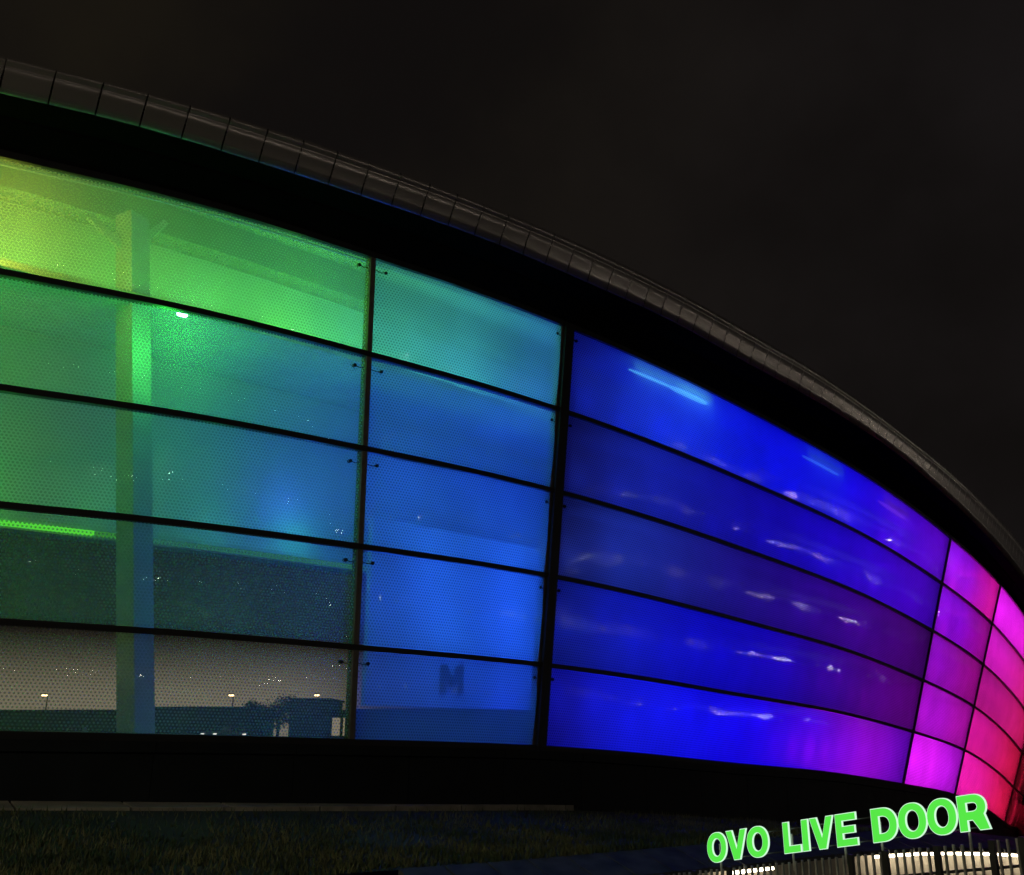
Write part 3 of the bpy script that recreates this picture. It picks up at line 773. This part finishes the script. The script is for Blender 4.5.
# parked cars seen end-on
MAT['head'] = glow('headlight', (1, .95, .85), 1.6)
def car():
    t = thing('parked_car', 'pale car', 'car', (0, 0, 0), 0, 'pale cars parked beyond the arena')
    pr = [(-2.1, .25), (-2.15, .62), (-1.95, .86), (-1.0, .95), (-.45, 1.36), (.75, 1.40), (1.55, 1.0), (2.05, .92), (2.1, .3)]
    n = len(pr); v = [(sx*(.86 if z < 1 else .70), y, z) for sx in (-1, 1) for y, z in pr]
    f = [tuple(range(n)), tuple(range(2*n-1, n-1, -1))]+[(i, i+n, (i+1) % n+n, (i+1) % n) for i in range(n)]
    mesh('body', v, f, MAT['carpaint'], t)
    m = MB(); m.add([(-.66, -.98, .985), (.66, -.98, .985), (.6, -.52, 1.34), (-.6, -.52, 1.34)], [(0, 1, 2, 3)]); m.build('windscreen', MAT['glass'], t)
    for sx in (-1, 1):
        for yy in (-1.35, 1.35):
            m = MB(); m.tube([(sx*.70, yy, .32), (sx*.90, yy, .32)], .32, 14); m.build('wheel', MAT['tyre'], t)
        m = MB(); m.box((sx*.62, -2.10, .68), (.34, .1, .14), 0, .02); m.build('headlight', MAT['head'], t)
    return t
c0 = car(); c0['label'] = 'pale car parked at the far left below the street lamp'
c0.location = (far(76, 100), 100, -.42); c0.rotation_euler = (0, 0, R(12))
for x, Y, lab, rz in ((218, 96, 'pale car parked just right of the column', -8), (236, 102, 'pale car parked under the middle street lamp', 20)):
    dup(c0, (far(x, Y), Y, -.42), R(rz), lab)
# low dark building far right behind the railing
t = thing('service_building', 'low dark service building at the right edge behind the railing', 'building', (47, 66, -8.2))
m = MB(); m.box((0, 4, 1.9), (24, 10, 3.8)); m.build('wall', surf('red brown dark wall', (.11, .06, .065), .8), t)
m = MB(); m.box((0, 4, 3.88), (24.6, 10.6, .16)); m.build('roof', MAT['soffit'], t)

# ------------------------------------------------------------------ added unseen lamps and lit blocks that light the bank and glint in the film
MAT['added_lamp'] = glow('street lamp glass', (1.0, .86, .72), 120)  # glass of the lamps added out of view for glints
NLAMP = thing('added_glint_lamp', 'unseen lamp added out of view for glints in the film', 'street lamp', (0, 0, 0), 0, 'unseen lamps added for their light')
m = MB(); m.tube([(0, 0, 0), (0, 0, 4), (0, 0, 8)], [.12, .09, .06], 8); m.build('pole', MAT['fencepost'], NLAMP)
m = MB(); m.box((0, .3, 8.1), (.5, .9, .14), 0, .03); m.build('lamp_housing', MAT['fencepost'], NLAMP)
m = MB(); m.box((0, .4, 7.83), (.40, .46, .38), 0, .06); m.build('lamp_glass', MAT['added_lamp'], NLAMP)
rg = random.Random(11)
NLAMP.location = (-12, -3, -3.0)
for i in range(26):
    y = -95+i*7.2+rg.uniform(-3, 3); x = 92+rg.uniform(-16, 30)+max(0, y)*.35
    dup(NLAMP, (x, y, gz(x, y)), R(90), 'unseen lamp added out of view for glints in the film')
MAT['glint_win'] = glow('lit windows', (1.0, .84, .70), 6)  # glowing panes of the added blocks, there to glint in the film
for bi, (bx, by, bl, lab) in enumerate(((190, -70, 70, 'unseen block with lit windows added for glints, nearest the viewpoint'), (215, 45, 80, 'unseen block with lit windows added for glints, middle one'), (260, 150, 90, 'unseen block with lit windows added for glints, farthest one'))):
    t = thing('added_glint_block', lab, 'building', (bx, by, -8.2), R(8*bi), 'unseen blocks added for glints')
    m = MB(); m.box((6, 0, 8), (12, bl, 16)); m.build('wall', MAT['dark'], t)
    m = MB(); m.box((6, 0, 16.2), (12.6, bl+.6, .4)); m.build('roof', MAT['soffit'], t)
    for k in range(26):
        m = MB(); m.box((-.06, rg.uniform(-bl/2+1, bl/2-1), 2.2+3*rg.randrange(0, 5)), (.08, .42, .42)); m.build('window', MAT['glint_win'], t)
near_glass = [c for c in NLAMP.children if c.name.startswith('lamp_glass')][0]
near_glass.data = near_glass.data.copy(); near_glass.data.materials.clear()
near_glass.data.materials.append(glow('added bank lamp glass', (1.0, .84, .6), 700))  # stronger glass for the lamp added to light the bank
NLAMP['label'] = 'single bright unseen lamp added behind the viewpoint to light the bank'
# ------------------------------------------------------------------ sky
W = bpy.data.worlds.new('World'); S.world = W; W.use_nodes = True
nt = W.node_tree; nt.nodes.clear()
out = N(nt, 'ShaderNodeOutputWorld'); bg = N(nt, 'ShaderNodeBackground'); nt.links.new(bg.outputs[0], out.inputs[0])
tc = N(nt, 'ShaderNodeTexCoord'); sp = N(nt, 'ShaderNodeSeparateXYZ'); nt.links.new(tc.outputs['Generated'], sp.inputs[0])
def ramp(sock, a, b_, smooth=True):
    m = N(nt, 'ShaderNodeMapRange'); m.interpolation_type = 'SMOOTHSTEP'
    nt.links.new(sock, m.inputs[0]); m.inputs[1].default_value = a; m.inputs[2].default_value = b_; m.inputs[3].default_value = 0; m.inputs[4].default_value = 1
    return m.outputs[0]
def vec(c):
    n = N(nt, 'ShaderNodeRGB'); n.outputs[0].default_value = (*c, 1); return n.outputs[0]
def mixc(f_, a, b_, mode='MIX'):
    n = N(nt, 'ShaderNodeMix'); n.data_type = 'RGBA'; n.blend_type = mode
    if isinstance(f_, float): n.inputs[0].default_value = f_
    else: nt.links.new(f_, n.inputs[0])
    nt.links.new(a, n.inputs[6]); nt.links.new(b_, n.inputs[7]); return n.outputs[2]
nz = N(nt, 'ShaderNodeTexNoise'); nz.inputs['Scale'].default_value = 2.2; nz.inputs['Detail'].default_value = 5; nt.links.new(tc.outputs['Generated'], nz.inputs[0])
side = ramp(sp.outputs[0], -.3, .5)
skyc = mixc(side, vec((.0098, .0078, .0050)), vec((.0090, .0075, .0076)))
skyc = mixc(ramp(nz.outputs['Fac'], .38, .66), skyc, vec((.0050, .0041, .0038)))
# town glow low in the sky, strongest beyond the left end of the arena
z = sp.outputs[2]
g1 = M_(nt, 'MULTIPLY', M_(nt, 'SUBTRACT', 1.0, ramp(z, .028, .10)), M_(nt, 'MULTIPLY', ramp(sp.outputs[1], .2, .8), M_(nt, 'SUBTRACT', 1.0, ramp(sp.outputs[0], -.24, -.08))))
nb = N(nt, 'ShaderNodeTexNoise'); nb.inputs['Scale'].default_value = 7; nb.inputs['Detail'].default_value = 3; nt.links.new(tc.outputs['Generated'], nb.inputs[0])
g2 = M_(nt, 'MULTIPLY', M_(nt, 'MULTIPLY', ramp(nb.outputs['Fac'], .42, .68), M_(nt, 'SUBTRACT', 1.0, ramp(z, .0, .08))), ramp(M_(nt, 'SUBTRACT', sp.outputs[0], M_(nt, 'MULTIPLY', sp.outputs[1], .5)), .25, .8))
skyc = mixc(g1, skyc, vec((.24, .20, .13)))
skyc = mixc(g2, skyc, vec((.13, .115, .105)))
st_ = N(nt, 'ShaderNodeTexSky'); st_.sky_type = 'NISHITA'; st_.sun_disc = False; st_.sun_elevation = R(-8); st_.sun_rotation = R(200)
mul = N(nt, 'ShaderNodeVectorMath'); mul.operation = 'MULTIPLY_ADD'
nt.links.new(st_.outputs[0], mul.inputs[0]); mul.inputs[1].default_value = (.0005, .0005, .0005); nt.links.new(skyc, mul.inputs[2])
nt.links.new(mul.outputs[0], bg.inputs[0]); bg.inputs[1].default_value = 1.0

# ------------------------------------------------------------------ camera
cam = bpy.data.cameras.new('camera'); co = bpy.data.objects.new('camera', cam); COL.objects.link(co); S.camera = co
cam.sensor_fit = 'HORIZONTAL'; cam.sensor_width = 36; cam.lens = 950/1024*36; cam.clip_end = 6000; cam.clip_start = .1
co.location = (0, 0, 0); co.rotation_euler = (R(90+17.5), 0, 0)

S.view_settings.view_transform = 'Standard'; S.view_settings.look = 'None'; S.view_settings.exposure = 0; S.view_settings.gamma = 1
S.render.engine = 'CYCLES'
cy = S.cycles
cy.use_light_tree = True; cy.max_bounces = 8; cy.transparent_max_bounces = 12; cy.diffuse_bounces = 3; cy.glossy_bounces = 3
cy.sample_clamp_indirect = 2.0; cy.sample_clamp_direct = 0
cy.caustics_reflective = False; cy.caustics_refractive = False
cy.use_denoising = True
try: cy.denoiser = 'OPENIMAGEDENOISE'
except Exception: pass
for o in bpy.data.objects:
    if '_world' in o: del o['_world']
